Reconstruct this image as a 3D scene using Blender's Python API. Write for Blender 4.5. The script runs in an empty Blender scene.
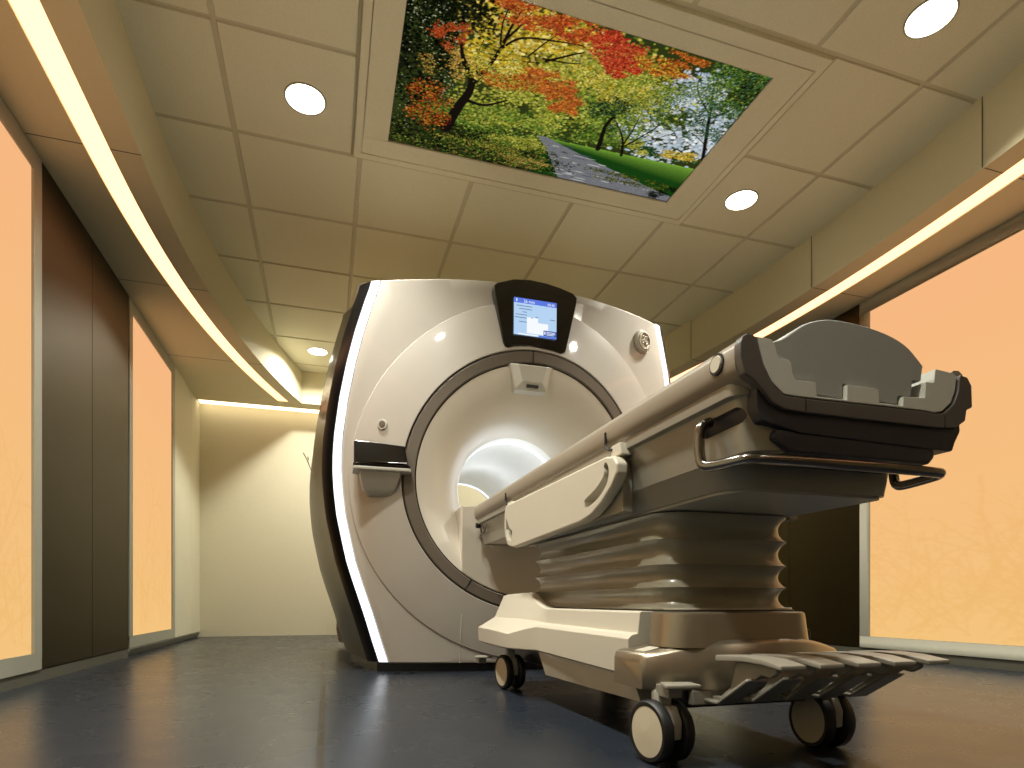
import bpy, bmesh, math, random
import numpy as np
from mathutils import Vector, Matrix
R = math.radians
random.seed(7)
scn = bpy.context.scene
COL = scn.collection

# ------------------------------------------------------------------ colour + materials
def lin(c):
    c = c / 255.0
    return c / 12.92 if c <= 0.04045 else ((c + 0.055) / 1.055) ** 2.4
def S(r, g, b): return (lin(r), lin(g), lin(b), 1.0)

def mat(name, col, rough=0.5, metal=0.0, coat=0.0, var=0.06, scale=30.0, bump=0.0, bscale=200.0, spec=0.5, rvar=0.0):
    m = bpy.data.materials.new(name); m.use_nodes = True
    nt = m.node_tree; N = nt.nodes; L = nt.links
    p = N['Principled BSDF']
    tc = N.new('ShaderNodeTexCoord')
    nz = N.new('ShaderNodeTexNoise'); nz.inputs['Scale'].default_value = scale; nz.inputs['Detail'].default_value = 4
    L.new(tc.outputs['Object'], nz.inputs['Vector'])
    mx = N.new('ShaderNodeMix'); mx.data_type = 'RGBA'
    a = tuple(max(0, c * (1 - var)) for c in col[:3]) + (1,)
    b = tuple(min(1, c * (1 + var)) for c in col[:3]) + (1,)
    mx.inputs[6].default_value = a; mx.inputs[7].default_value = b
    L.new(nz.outputs['Fac'], mx.inputs[0]); L.new(mx.outputs[2], p.inputs['Base Color'])
    p.inputs['Roughness'].default_value = rough; p.inputs['Metallic'].default_value = metal
    p.inputs['Coat Weight'].default_value = coat; p.inputs['Coat Roughness'].default_value = 0.06
    p.inputs['Specular IOR Level'].default_value = spec
    if bump:
        n2 = N.new('ShaderNodeTexNoise'); n2.inputs['Scale'].default_value = bscale; n2.inputs['Detail'].default_value = 3
        L.new(tc.outputs['Object'], n2.inputs['Vector'])
        bp = N.new('ShaderNodeBump'); bp.inputs['Strength'].default_value = bump; bp.inputs['Distance'].default_value = 0.002
        L.new(n2.outputs['Fac'], bp.inputs['Height']); L.new(bp.outputs['Normal'], p.inputs['Normal'])
    return m

def emat(name, col, strength):
    m = bpy.data.materials.new(name); m.use_nodes = True
    nt = m.node_tree; N = nt.nodes; L = nt.links
    N.remove(N['Principled BSDF'])
    e = N.new('ShaderNodeEmission'); e.inputs['Color'].default_value = col; e.inputs['Strength'].default_value = strength
    L.new(e.outputs[0], N['Material Output'].inputs[0])
    return m

def attr_emat(name, attr, strength):
    m = emat(name, (1, 1, 1, 1), strength)
    nt = m.node_tree; e = [n for n in nt.nodes if n.type == 'EMISSION'][0]
    a = nt.nodes.new('ShaderNodeAttribute'); a.attribute_name = attr
    nt.links.new(a.outputs['Color'], e.inputs['Color'])
    return m

WARM = (1.0, 0.80, 0.50, 1)
M = {}
M['tile'] = mat('ceiling tile', S(238, 234, 210), 0.9, var=0.10, scale=140, bump=0.25, bscale=260)
M['grid'] = mat('ceiling grid', S(214, 208, 182), 0.7, var=0.03)
M['soffit'] = mat('soffit paint', S(216, 207, 176), 0.8, var=0.03, bump=0.06, bscale=150)
M['wall'] = mat('wall paint', S(212, 207, 182), 0.75, var=0.03, bump=0.08, bscale=120)
M['frame'] = mat('panel frame', S(162, 161, 146), 0.5, var=0.03)
M['bronze'] = mat('bronze panel', S(66, 55, 30), 0.46, metal=1.0, var=0.12, scale=60, bump=0.1, bscale=400)
M['base'] = mat('base board', S(92, 90, 78), 0.5, var=0.05)
M['shadow'] = mat('dark plinth', S(14, 14, 15), 0.6)
M['pearl'] = mat('pearl cover', S(178, 173, 165), 0.42, coat=0.5, var=0.02, scale=8)
M['pearl2'] = mat('pearl funnel', S(206, 199, 186), 0.4, coat=0.15, var=0.02, scale=8)
M['bezel'] = mat('bezel', S(108, 100, 90), 0.45, metal=0.3, var=0.04)
M['gap'] = mat('seam', S(28, 26, 24), 0.6)
M['shell'] = mat('shell', S(38, 32, 20), 0.34, metal=0.3, coat=0.08, var=0.08)
M['black'] = mat('black plastic', S(8, 9, 12), 0.3, var=0.1)
M['gloss'] = mat('black gloss', S(4, 4, 5), 0.08, coat=0.5, var=0.1)
M['bore'] = mat('bore liner', S(232, 232, 230), 0.45, var=0.02)
M['white'] = mat('white plastic', S(204, 198, 182), 0.4, var=0.02, scale=10)
M['light'] = mat('light grey plastic', S(180, 178, 168), 0.4, var=0.02)
M['rail'] = mat('taupe rail', S(144, 134, 119), 0.38, var=0.03, scale=15, coat=0.1)
M['body'] = mat('table body', S(158, 154, 142), 0.34, metal=0.25, var=0.03)
M['dark'] = mat('charcoal plastic', S(84, 80, 76), 0.42, var=0.05)
M['navy'] = mat('navy bumper', S(46, 49, 60), 0.42, var=0.06)
M['bellow'] = mat('bellows vinyl', S(150, 146, 130), 0.3, var=0.04, coat=0.25)
M['satin'] = mat('satin metal', S(150, 140, 122), 0.32, metal=0.75, var=0.03)
M['chrome'] = mat('steel bar', S(134, 131, 126), 0.18, metal=1.0, var=0.03)
M['cast'] = mat('cast pedal', S(150, 146, 134), 0.48, metal=0.1, var=0.05)
M['liner'] = mat('foam liner', S(206, 207, 198), 0.6, var=0.03, bump=0.05)
M['pad'] = mat('pad vinyl', S(160, 163, 158), 0.6, var=0.06, scale=220, bump=0.15, bscale=500)
M['rubber'] = mat('rubber', S(17, 17, 18), 0.5, var=0.1)
M['hub'] = mat('hub disc', S(206, 196, 172), 0.45, var=0.03)
M['strip'] = emat('cool light strip', (0.93, 0.96, 1.0, 1), 1.7)
M['cove'] = emat('warm light strip', (3.4, 1.50, 0.72, 1), 1.0)
M['lamp'] = emat('downlight lens', (1.0, 0.93, 0.76, 1), 9.0)
M['borelamp'] = emat('bore lamp', (0.88, 0.94, 1.0, 1), 1.6)

# floor: blue-grey sheet vinyl with a welded seam
def floor_mat():
    m = mat('vinyl floor', S(37, 43, 52), 0.3, var=0.16, scale=9, bump=0.10, bscale=260, spec=.38)
    nt = m.node_tree; N = nt.nodes; L = nt.links; p = N['Principled BSDF']
    mx = [n for n in N if n.type == 'MIX'][0]
    nz = [n for n in N if n.type == 'TEX_NOISE'][0]; nz.inputs['Detail'].default_value = 8
    tc = [n for n in N if n.type == 'TEX_COORD'][0]
    sx = N.new('ShaderNodeSeparateXYZ'); L.new(tc.outputs['Object'], sx.inputs[0])
    a = N.new('ShaderNodeMath'); a.operation = 'ADD'; a.inputs[1].default_value = 0.015; L.new(sx.outputs['X'], a.inputs[0])
    b = N.new('ShaderNodeMath'); b.operation = 'ABSOLUTE'; L.new(a.outputs[0], b.inputs[0])
    c = N.new('ShaderNodeMath'); c.operation = 'LESS_THAN'; c.inputs[1].default_value = 0.009; L.new(b.outputs[0], c.inputs[0])
    m2 = N.new('ShaderNodeMix'); m2.data_type = 'RGBA'; m2.inputs[7].default_value = S(22, 16, 18)
    L.new(c.outputs[0], m2.inputs[0]); L.new(mx.outputs[2], m2.inputs[6]); L.new(m2.outputs[2], p.inputs['Base Color'])
    n3 = N.new('ShaderNodeTexNoise'); n3.inputs['Scale'].default_value = 5; n3.inputs['Detail'].default_value = 6
    L.new(tc.outputs['Object'], n3.inputs['Vector'])
    mr = N.new('ShaderNodeMapRange'); mr.inputs['To Min'].default_value = 0.23; mr.inputs['To Max'].default_value = 0.33
    L.new(n3.outputs['Fac'], mr.inputs['Value']); L.new(mr.outputs[0], p.inputs['Roughness'])
    return m
M['floor'] = floor_mat()

# ------------------------------------------------------------------ object helpers
def wloc(o):
    v = Vector((0, 0, 0))
    while o is not None:
        v = v + o.location; o = o.parent
    return v

def thing(name, loc, label, cat, group=None):
    o = bpy.data.objects.new(name, None); o.empty_display_size = 0.1
    COL.objects.link(o); o.location = loc
    return tag(o, label, cat, group)

def tag(o, label, cat, group=None):
    o['label'] = label; o['category'] = cat
    if group: o['group'] = group
    return o

class B:
    """collects world-space geometry for ONE mesh object"""
    def __init__(s): s.v = []; s.f = []; s.mi = []; s.cm = 0
    def add(s, vs, fs):
        o = len(s.v); s.v += [tuple(v) for v in vs]
        for f in fs: s.f.append(tuple(i + o for i in f)); s.mi.append(s.cm)
        return s
    def box(s, x0, x1, y0, y1, z0, z1):
        vs = [(x, y, z) for z in (z0, z1) for y in (y0, y1) for x in (x0, x1)]
        return s.add(vs, [(0, 2, 3, 1), (4, 5, 7, 6), (0, 1, 5, 4), (2, 6, 7, 3), (0, 4, 6, 2), (1, 3, 7, 5)])
    def loft(s, loops, cap0=True, cap1=True, closed=True):
        n = len(loops[0]); vs = [p for l in loops for p in l]; fs = []
        m = n if closed else n - 1
        for k in range(len(loops) - 1):
            for i in range(m):
                j = (i + 1) % n
                fs.append((k * n + i, k * n + j, (k + 1) * n + j, (k + 1) * n + i))
        if closed and cap0: fs.append(tuple(range(n))[::-1])
        if closed and cap1: fs.append(tuple(range((len(loops) - 1) * n, len(loops) * n)))
        return s.add(vs, fs)
    def prism(s, poly, axis, a, b):
        f = {'x': lambda p, t: (t, p[0], p[1]), 'y': lambda p, t: (p[0], t, p[1]), 'z': lambda p, t: (p[0], p[1], t)}[axis]
        return s.loft([[f(p, a) for p in poly], [f(p, b) for p in poly]])
    def tube(s, pts, r, n=14, closed=False):
        pts = [Vector(p) for p in pts]; loops = []; prev = None
        for i, p in enumerate(pts):
            if closed: t = pts[(i + 1) % len(pts)] - pts[i - 1]
            else: t = pts[min(i + 1, len(pts) - 1)] - pts[max(i - 1, 0)]
            t.normalize()
            if prev is None: u = t.orthogonal().normalized()
            else:
                u = prev - t * prev.dot(t)
                u.normalize()
            prev = u; w = t.cross(u)
            rr = r[i] if isinstance(r, (list, tuple)) else r
            loops.append([p + (u * math.cos(2 * math.pi * k / n) + w * math.sin(2 * math.pi * k / n)) * rr for k in range(n)])
        if closed: loops.append(loops[0])
        return s.loft(loops, not closed, not closed)
    def lathe(s, prof, org, axis, n=40, caps=False):
        """prof: list of (radius, height along axis)"""
        a = Vector(axis).normalized(); u = a.orthogonal().normalized(); w = a.cross(u); o = Vector(org)
        loops = [[o + a * h + (u * math.cos(2 * math.pi * k / n) + w * math.sin(2 * math.pi * k / n)) * max(r, 1e-5) for k in range(n)] for r, h in prof]
        return s.loft(loops, caps, caps)
    def build(s, name, m, parent=None, bevel=0.0, seg=2, ang=35, smooth=True, loc=None, sharp=35, limit=35):
        me = bpy.data.meshes.new(name)
        o = bpy.data.objects.new(name, me); COL.objects.link(o)
        if parent is not None: o.parent = parent
        base = wloc(parent) if parent is not None else Vector(loc or (0, 0, 0))
        if parent is None: o.location = base
        bm = bmesh.new()
        vs = [bm.verts.new(Vector(v) - base) for v in s.v]
        for f, k in zip(s.f, s.mi):
            try: fa = bm.faces.new([vs[i] for i in f]); fa.material_index = k
            except ValueError: pass
        bmesh.ops.remove_doubles(bm, verts=bm.verts, dist=1e-5)
        bmesh.ops.dissolve_degenerate(bm, edges=bm.edges, dist=1e-6)
        bmesh.ops.recalc_face_normals(bm, faces=bm.faces)
        if bevel:
            es = [e for e in bm.edges if len(e.link_faces) == 2 and e.calc_face_angle(0) > R(limit)]
            if es: bmesh.ops.bevel(bm, geom=es, offset=bevel, segments=seg, affect='EDGES', profile=0.5, clamp_overlap=True)
        bm.normal_update(); bm.to_mesh(me); bm.free()
        for k in (m if isinstance(m, (list, tuple)) else [m]): me.materials.append(k)
        if smooth:
            for p in me.polygons: p.use_smooth = True
            me.set_sharp_from_angle(angle=R(sharp))
            if bevel: weighted(o)
        return o

def weighted(o):
    md = o.modifiers.new('weighted normals', 'WEIGHTED_NORMAL'); md.keep_sharp = True; md.weight = 80

def cut(o, *cutters):
    """subtract closed B shapes from a mesh object for good"""
    o.modifiers.clear()
    for c in cutters:
        me = bpy.data.meshes.new('cutter'); t = bpy.data.objects.new('cutter', me); COL.objects.link(t)
        bm = bmesh.new(); vs = [bm.verts.new(v) for v in c.v]
        for f in c.f: bm.faces.new([vs[i] for i in f])
        bmesh.ops.remove_doubles(bm, verts=bm.verts, dist=1e-5)
        bmesh.ops.recalc_face_normals(bm, faces=bm.faces); bm.to_mesh(me); bm.free()
        for k in o.data.materials: me.materials.append(k)
        md = o.modifiers.new('b', 'BOOLEAN'); md.operation = 'DIFFERENCE'; md.object = t; md.solver = 'EXACT'
        bpy.context.view_layer.update()
        dg = bpy.context.evaluated_depsgraph_get()
        new = bpy.data.meshes.new_from_object(o.evaluated_get(dg)); o.modifiers.clear()
        old = o.data; o.data = new; new.name = old.name + '_cut'
        bpy.data.objects.remove(t)
        for p in new.polygons: p.use_smooth = True
        new.set_sharp_from_angle(angle=R(35))
    weighted(o)
    return o

def arc2(cx, cy, r, a0, a1, n=8):
    return [(cx + r * math.cos(R(a0 + (a1 - a0) * k / n)), cy + r * math.sin(R(a0 + (a1 - a0) * k / n))) for k in range(n + 1)]
def rrect(x0, x1, y0, y1, r, n=6):
    return arc2(x1 - r, y1 - r, r, 0, 90, n) + arc2(x0 + r, y1 - r, r, 90, 180, n) + arc2(x0 + r, y0 + r, r, 180, 270, n) + arc2(x1 - r, y0 + r, r, 270, 360, n)
def struct(o): o['kind'] = 'structure'; return o
def spline(pts, n=8):
    """Catmull-Rom through points"""
    P = [Vector(p) for p in pts]; P = [2 * P[0] - P[1]] + P + [2 * P[-1] - P[-2]]; out = []
    for i in range(1, len(P) - 2):
        for k in range(n):
            t = k / n; a, b, c, d = P[i - 1:i + 3]
            out.append(0.5 * ((2 * b) + (c - a) * t + (2 * a - 5 * b + 4 * c - d) * t * t + (3 * b - a - 3 * c + d) * t ** 3))
    out.append(P[-2]); return out

# ------------------------------------------------------------------ room
XL, XR, YF, YB, ZS, ZC = -1.25, 3.475, -2.6, 6.90, 2.40, 2.73
struct(B().box(XL - .15, XR + .15, YF - .1, YB + .1, -.12, 0).build('floor', M['floor'], smooth=False))
wl = B(); wl.box(XL - .14, XL - .04, YF, YB, 0, 2.95)
wl.box(XL - .04, XL, 5.835, 6.468, .055, ZS); wl.box(XL - .04, XL, 6.476, YB, .055, ZS)
struct(wl.build('wall_left', M['wall'], bevel=.002, seg=1))
wr = B(); wr.box(XR + .04, XR + .14, YF, YB, 0, 2.95)
wr.box(XR, XR + .04, 5.835, 6.468, .055, ZS); wr.box(XR, XR + .04, 6.476, YB, .055, ZS)
struct(wr.build('wall_right', M['wall'], bevel=.002, seg=1))
struct(B().box(XL - .14, XR + .14, YB, YB + .1, 0, 2.95).build('wall_back', M['wall'], smooth=False))
struct(B().box(XL - .14, XR + .14, YF - .1, YF, 0, 2.95).build('wall_front', M['wall'], smooth=False))

# ceiling: lay-in tiles hanging a few millimetres below their grid
cx = [-.44 + .61 * i for i in range(-1, 7)]; cy = [3.30 + .61 * j for j in range(-10, 7)]
ce = B(); ce.box(XL - .14, XR + .14, YF, YB, ZC + .007, ZC + .1)
ce.cm = 1
PX0, PX1, PY0, PY1 = .134, 2.11, 2.08, 3.30
tv = B()
g = .009
for i in range(len(cx) - 1):
    for j in range(len(cy) - 1):
        x0, x1, y0, y1 = cx[i] + g, cx[i + 1] - g, cy[j] + g, cy[j + 1] - g
        if y0 > PY0 - .05 and y1 < PY1 + .05:
            if x0 > PX0 and x1 < PX1: continue
            if x0 < PX0 < x1: x1 = PX0 - g
            if x0 < PX1 < x1 or abs(cx[i] - 2.0) < .01: x0 = PX1 + g
        ce.box(x0, x1, y0, y1, ZC, ZC + .010)
struct(ce.build('ceiling', [M['grid'], M['tile']], bevel=.004, seg=1))

# curved soffits along both walls, with a fascia up to the ceiling, and one along the back wall
def off(y): return .05 * min(abs(y - 3.2), 3.75) ** 2
LIN, LSI, LSO = -.795, -.931, -1.034
ys = [YF + .02 + (6.55 - YF - .02) * k / 60 for k in range(61)]
def lx(base, y): return base + off(y) * (1 if y > 3.2 else .12)
def rx(base, y): return 2.205 - (base + off(y))
def soffit(name, side):
    f = lx if side == 'l' else rx; wall = XL - .04 if side == 'l' else XR + .04
    b = B(); H = .012
    # inner part (fascia + bottom up to the strip) and outer part (strip to wall)
    b.loft([[(f(LIN, y), y, ZC + .02), (f(LIN - .012, y), y, ZS), (f(LSI, y), y, ZS), (f(LSI, y), y, ZS + .05), (f(LSO, y), y, ZS + .05), (f(LSO, y), y, ZS), (wall, y, ZS), (wall, y, ZC + .02)] for y in ys])
    for y in (2.12, 3.28, 4.45, 5.62):   # fine board joints
        pass
    return struct(b.build(name, M['soffit'], sharp=30))
soffit('trim_1', 'l'); soffit('trim_2', 'r')
struct(B().box(XL - .04, XR + .04, 6.551, 6.735, ZS, ZC + .02).build('trim_3', M['soffit'], smooth=False))
# joints in the soffits: thin dark reveals on fascia and underside
def joints(name, side, lst):
    f = lx if side == 'l' else rx; wall = XL if side == 'l' else XR
    b = B(); s = 1 if side == 'l' else -1
    for y in lst:
        w = .0022
        x1 = f(LIN, y)
        if side == 'r': b.box(min(x1, x1 + s * .002), max(x1, x1 + s * .002), y - w, y + w, ZS, ZC)
        a, c = sorted((x1 - s * .012, f(LSI, y))); b.box(a, c, y - w, y + w, ZS - .0012, ZS + .001)
        a, c = sorted((f(LSO, y), wall)); b.box(a, c, y - w, y + w, ZS - .0012, ZS + .001)
    return struct(b.build(name, M['base'], smooth=False))
joints('trim_4', 'l', (1.90, 3.12, 4.36, 5.58)); joints('trim_5', 'r', (2.05, 3.16, 4.40, 5.62))

def strip_light(name, side, label):
    f = lx if side == 'l' else rx
    b = B(); yy = [y for y in ys if y < 6.56]
    b.loft([[(f(LSI - .003, y), y, ZS + .004), (f(LSO + .003, y), y, ZS + .004), (f(LSO + .003, y), y, ZS + .048), (f(LSI - .003, y), y, ZS + .048)] for y in yy])
    o = b.build(name, M['cove'], smooth=False); return tag(o, label, 'strip light', )
strip_light('strip_light', 'l', 'long curved warm light strip in the soffit above the left wall')
strip_light('strip_light', 'r', 'long curved warm light strip in the soffit above the right wall')
tag(B().box(XL + .01, XR - .01, 6.738, 6.86, ZS + .002, ZS + .03).build('strip_light', emat('back cove', (1.0, .80, .50, 1), 3.6), smooth=False),
    'straight warm light strip running along the top of the plain back wall', 'strip light')
struct(B().box(XL, XR, 6.736, YB, ZS + .031, ZS + .06).build('trim_6', M['soffit'], smooth=False))

# ------------------------------------------------------------------ painted (printed) pictures
def color_grid(name, img, P00, P10, P01, attr, m, parent, flip=False):
    """flat mesh whose faces carry the printed picture; P00 is the picture's top left corner"""
    H, W, _ = img.shape
    base = wloc(parent)
    P00, P10, P01 = Vector(P00) - base, Vector(P10) - base, Vector(P01) - base
    u = np.linspace(0, 1, W + 1); v = np.linspace(0, 1, H + 1)
    U, V = np.meshgrid(u, v)
    a, b, c = np.array(P00), np.array(P10 - P00), np.array(P01 - P00)
    vs = a + U[..., None] * b + V[..., None] * c
    vs = vs.reshape(-1, 3)
    i = np.arange(H * (W + 1)).reshape(H, W + 1)[:, :-1].ravel()
    F = np.stack([i, i + W + 1, i + W + 2, i + 1], 1)
    if flip: F = F[:, ::-1]
    me = bpy.data.meshes.new(name)
    me.vertices.add(len(vs)); me.vertices.foreach_set('co', vs.ravel())
    me.loops.add(F.size); me.loops.foreach_set('vertex_index', F.ravel())
    me.polygons.add(len(F)); me.polygons.foreach_set('loop_start', np.arange(0, F.size, 4)); me.polygons.foreach_set('loop_total', np.full(len(F), 4))
    me.update(calc_edges=True)
    # per-vertex colour, interpolated
    pad = np.pad(img, ((0, 1), (0, 1), (0, 0)), mode='edge')
    ca = me.color_attributes.new(attr, 'FLOAT_COLOR', 'POINT')
    ca.data.foreach_set('color', np.concatenate([pad, np.ones(pad.shape[:2] + (1,))], 2).astype(np.float32).ravel())
    me.materials.append(m)
    o = bpy.data.objects.new(name, me); COL.objects.link(o); o.parent = parent
    return o

def l3(*c): return np.array([lin(x) for x in c])
rng = np.random.default_rng(3)
def dab(img, x, y, rx_, ry_, col, a=1.0):
    H, W, _ = img.shape
    x0, x1, y0, y1 = int(max(0, x - rx_ - 1)), int(min(W, x + rx_ + 2)), int(max(0, y - ry_ - 1)), int(min(H, y + ry_ + 2))
    if x0 >= x1 or y0 >= y1: return
    yy, xx = np.mgrid[y0:y1, x0:x1]
    d = ((xx - x) / max(rx_, .4)) ** 2 + ((yy - y) / max(ry_, .4)) ** 2
    k = (np.clip(1.6 - d, 0, 1) * a)[..., None]
    img[y0:y1, x0:x1] = img[y0:y1, x0:x1] * (1 - k) + col * k
def stroke(img, pts, w0, w1, col, a=1.0):
    H, W, _ = img.shape
    P = spline([(p[0] * W, p[1] * H, 0) for p in pts], 14)
    n = len(P)
    for k in range(n - 1):
        for t in (0, .33, .66):
            q = P[k].lerp(P[k + 1], t); w = w0 + (w1 - w0) * k / n
            dab(img, q.x, q.y, w, w, col, a)
def cloud(img, c, r, n, pal, size=(1.0, 2.4), a=.85, dark=.35):
    """leaf dabs scattered in clumps inside an ellipse"""
    H, W, _ = img.shape
    nc = max(3, n // 28)
    th = rng.uniform(0, 2 * np.pi, nc); rr = np.sqrt(rng.uniform(0, 1, nc))
    cxs = c[0] + r[0] * rr * np.cos(th); cys = c[1] + r[1] * rr * np.sin(th)
    for k in range(int(n * 2.3)):
        j = k % nc
        x = (cxs[j] + rng.normal(0, r[0] * .16)) * W; y = (cys[j] + rng.normal(0, r[1] * .16)) * H
        col = np.array(pal[rng.integers(len(pal))]) * rng.uniform(dark * .7, 1.15)
        s = rng.uniform(*size) * .78
        dab(img, x, y, s * rng.uniform(.7, 1.5), s * rng.uniform(.5, 1.0), np.clip(col, 0, 1), a)

def autumn_picture():
    W, H = 520, 284
    img = np.zeros((H, W, 3)); img[:] = l3(46, 56, 22)
    Y = [l3(232, 200, 60), l3(205, 165, 40), l3(246, 226, 130), l3(170, 144, 36)]
    G = [l3(96, 128, 40), l3(120, 150, 50), l3(70, 104, 34), l3(160, 176, 70)]
    DG = [l3(38, 70, 34), l3(54, 92, 48), l3(24, 48, 26), l3(90, 130, 80)]
    YG = [l3(190, 190, 70), l3(160, 165, 50), l3(214, 206, 96), l3(120, 130, 36)]
    O = [l3(206, 112, 36), l3(186, 84, 30), l3(220, 140, 52), l3(150, 66, 28), l3(120, 70, 26)]
    RD = [l3(186, 46, 32), l3(206, 74, 42), l3(146, 34, 26), l3(216, 110, 56)]
    BK = [l3(14, 18, 10), l3(24, 30, 14), l3(8, 10, 7), l3(40, 48, 22)]
    SK = [l3(238, 242, 240), l3(206, 218, 226), l3(180, 198, 212)]
    TR = l3(22, 17, 13)
    # sky through the leaves, right and along the top
    cloud(img, (.86, .40), (.22, .26), 900, SK, (2, 5), .9, .75)
    cloud(img, (.44, .17), (.06, .06), 90, SK, (2, 4), .9, .9)
    cloud(img, (.50, .30), (.30, .30), 900, YG, (2, 4), .9)
    cloud(img, (.35, .20), (.22, .20), 1300, Y, (2, 4), .9, .6)
    cloud(img, (.57, .30), (.16, .20), 1300, YG, (1.5, 3), .85)
    cloud(img, (.60, .52), (.18, .16), 900, G, (1.5, 3), .85)
    cloud(img, (.34, .60), (.16, .16), 900, YG, (1.5, 3), .8, .4)
    cloud(img, (.30, .72), (.22, .12), 900, G, (1.2, 2.6), .85, .3)
    # far hedge and meadow on the right
    cloud(img, (.86, .62), (.10, .05), 260, DG, (1.5, 3), .9)
    cloud(img, (.93, .62), (.07, .035), 240, Y, (1.2, 2.4), .9)
    cloud(img, (.76, .62), (.05, .05), 160, YG, (1.2, 2.4), .9)
    yy, xx = np.mgrid[0:H, 0:W]; s = xx / W; t = yy / H
    top = .715 - .03 * (s - .55) / .45
    low = .76 + .14 * np.clip((s - .55) / .42, 0, 1.5)
    g_ = (s > .47) & (t > top)
    shade = np.clip(1.5 * (t - top) / (low - top + 1e-4), 0, 1)[..., None] ** .5
    lawn = l3(132, 178, 62) * (1 - shade) + l3(24, 66, 18) * shade
    img[g_] = lawn[g_] * rng.uniform(.75, 1.1, (H, W, 1))[g_]
    # path: from the far bend to the bottom edge
    lft = .445 + .13 * np.clip((t - .715) / .285, 0, 1) ** .9
    rgt = .470 + .62 * np.clip((t - .705) / .285, 0, 1) ** 1.12
    p_ = (t > .712) & (s > lft) & (s < rgt)
    pc = l3(120, 122, 126) * rng.uniform(.7, 1.12, (H, W, 1))
    img[p_] = pc[p_]
    for k in range(60):
        q = rng.uniform(.74, 1); x = rng.uniform(.5, .9)
        if .45 + .13 * (q - .715) / .285 < x < .47 + .6 * ((q - .705) / .285):
            dab(img, x * W, q * H, rng.uniform(5, 16), rng.uniform(.5, 1.2), l3(200, 200, 196) if k % 2 else l3(70, 74, 84), .7)
    cloud(img, (.80, .89), (.16, .05), 420, [l3(60, 84, 24), l3(130, 120, 40), l3(30, 48, 16)], (.8, 1.8), .8)
    cloud(img, (.95, .93), (.07, .06), 220, BK, (1, 2), .7)
    # leafy bank on the left of the path
    cloud(img, (.24, .90), (.30, .12), 1700, BK + BK + [l3(60, 74, 26), l3(96, 100, 36)], (1, 2.6), .9)
    cloud(img, (.34, .86), (.18, .10), 700, G + [l3(190, 150, 60), l3(140, 120, 50)], (.8, 1.8), .85, .3)
    cloud(img, (.44, .95), (.10, .05), 420, [l3(176, 130, 60), l3(120, 140, 50), l3(200, 160, 90), l3(90, 110, 40)], (.8, 1.6), .9, .4)
    cloud(img, (.40, .80), (.08, .06), 300, YG, (.8, 1.8), .85, .3)
    # right hand trees
    for pts, a, b in (([(1.0, .60), (.94, .40), (.907, .287), (.87, .17), (.85, .05)], 3.0, 1.0), ([(.92, .33), (.97, .22), (1.0, .16)], 1.4, .6),
                      ([(.91, .30), (.86, .24), (.82, .17), (.80, .08)], 1.4, .6), ([(.99, .53), (.95, .48), (.90, .44)], 1.0, .5),
                      ([(.735, .716), (.716, .63), (.69, .56), (.638, .466)], 2.2, .7), ([(.718, .645), (.72, .55), (.715, .43)], 1.7, .7),
                      ([(.72, .66), (.755, .56), (.785, .46), (.79, .38)], 1.5, .6), ([(.745, .62), (.80, .55), (.83, .50)], .9, .5),
                      ([(.650, .71), (.640, .62), (.632, .54), (.64, .46)], 3.6, 2.0)):
        stroke(img, pts, a, b, TR)
    cloud(img, (.92, .12), (.12, .15), 900, DG + G, (1, 2.4), .85, .5)
    cloud(img, (.82, .26), (.14, .14), 520, DG + G, (.9, 2), .8, .5)
    cloud(img, (.93, .36), (.08, .12), 420, DG, (.9, 2), .85, .5)
    cloud(img, (.76, .36), (.10, .12), 360, DG + G, (.8, 1.8), .8, .5)
    cloud(img, (.99, .10), (.05, .20), 260, BK + DG, (1, 2.2), .8)
    cloud(img, (.63, .44), (.07, .10), 420, DG + BK, (1, 2), .8)
    cloud(img, (.60, .26), (.12, .12), 620, YG + Y, (.9, 2), .85)
    cloud(img, (.68, .20), (.10, .08), 360, G + YG, (.9, 2), .85)
    # dark conifer mass top left, then the big leaning maple
    cloud(img, (.04, .28), (.10, .40), 1500, BK, (1.6, 3.6), .95)
    cloud(img, (.10, .10), (.14, .16), 900, BK, (1.4, 3), .95)
    cloud(img, (.06, .40), (.10, .40), 420, [l3(90, 110, 40), l3(200, 200, 160), l3(60, 80, 30)], (.6, 1.3), .8, .5)
    cloud(img, (.15, .42), (.08, .10), 360, [l3(196, 140, 60), l3(120, 110, 40), l3(220, 180, 90)], (.8, 1.8), .85, .5)
    for pts, a, b in (([(.165, .82), (.185, .66), (.205, .54), (.20, .46), (.165, .36), (.15, .28)], 7.5, 1.4), ([(.205, .60), (.26, .60), (.317, .537)], 2.6, 1.2),
                      ([(.205, .50), (.235, .38), (.255, .25), (.262, .15), (.275, .05)], 3.0, 1.2), ([(.25, .27), (.296, .181), (.386, .146), (.46, .13)], 1.8, .9),
                      ([(.25, .24), (.24, .14), (.245, .02)], 1.4, .7), ([(.255, .22), (.285, .12), (.30, .05)], 1.8, .8), ([(.33, .26), (.36, .17), (.38, .12)], 1.2, .6),
                      ([(.24, .33), (.30, .30), (.36, .28)], 1.0, .6), ([(.38, .26), (.44, .19), (.47, .16)], 1.8, .8), ([(.37, .25), (.43, .24), (.48, .22)], 1.4, .7),
                      ([(.17, .40), (.155, .32), (.13, .22)], 1.6, .8), ([(.215, .44), (.20, .34), (.205, .24)], 1.4, .7)):
        stroke(img, pts, a, b, TR)
    cloud(img, (.26, .36), (.10, .10), 420, YG + Y, (.8, 1.8), .85, .5)
    cloud(img, (.10, .68), (.06, .14), 640, O + RD[2:3] + BK[:2] + YG[3:], (1, 2.2), .9, .45)
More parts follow.
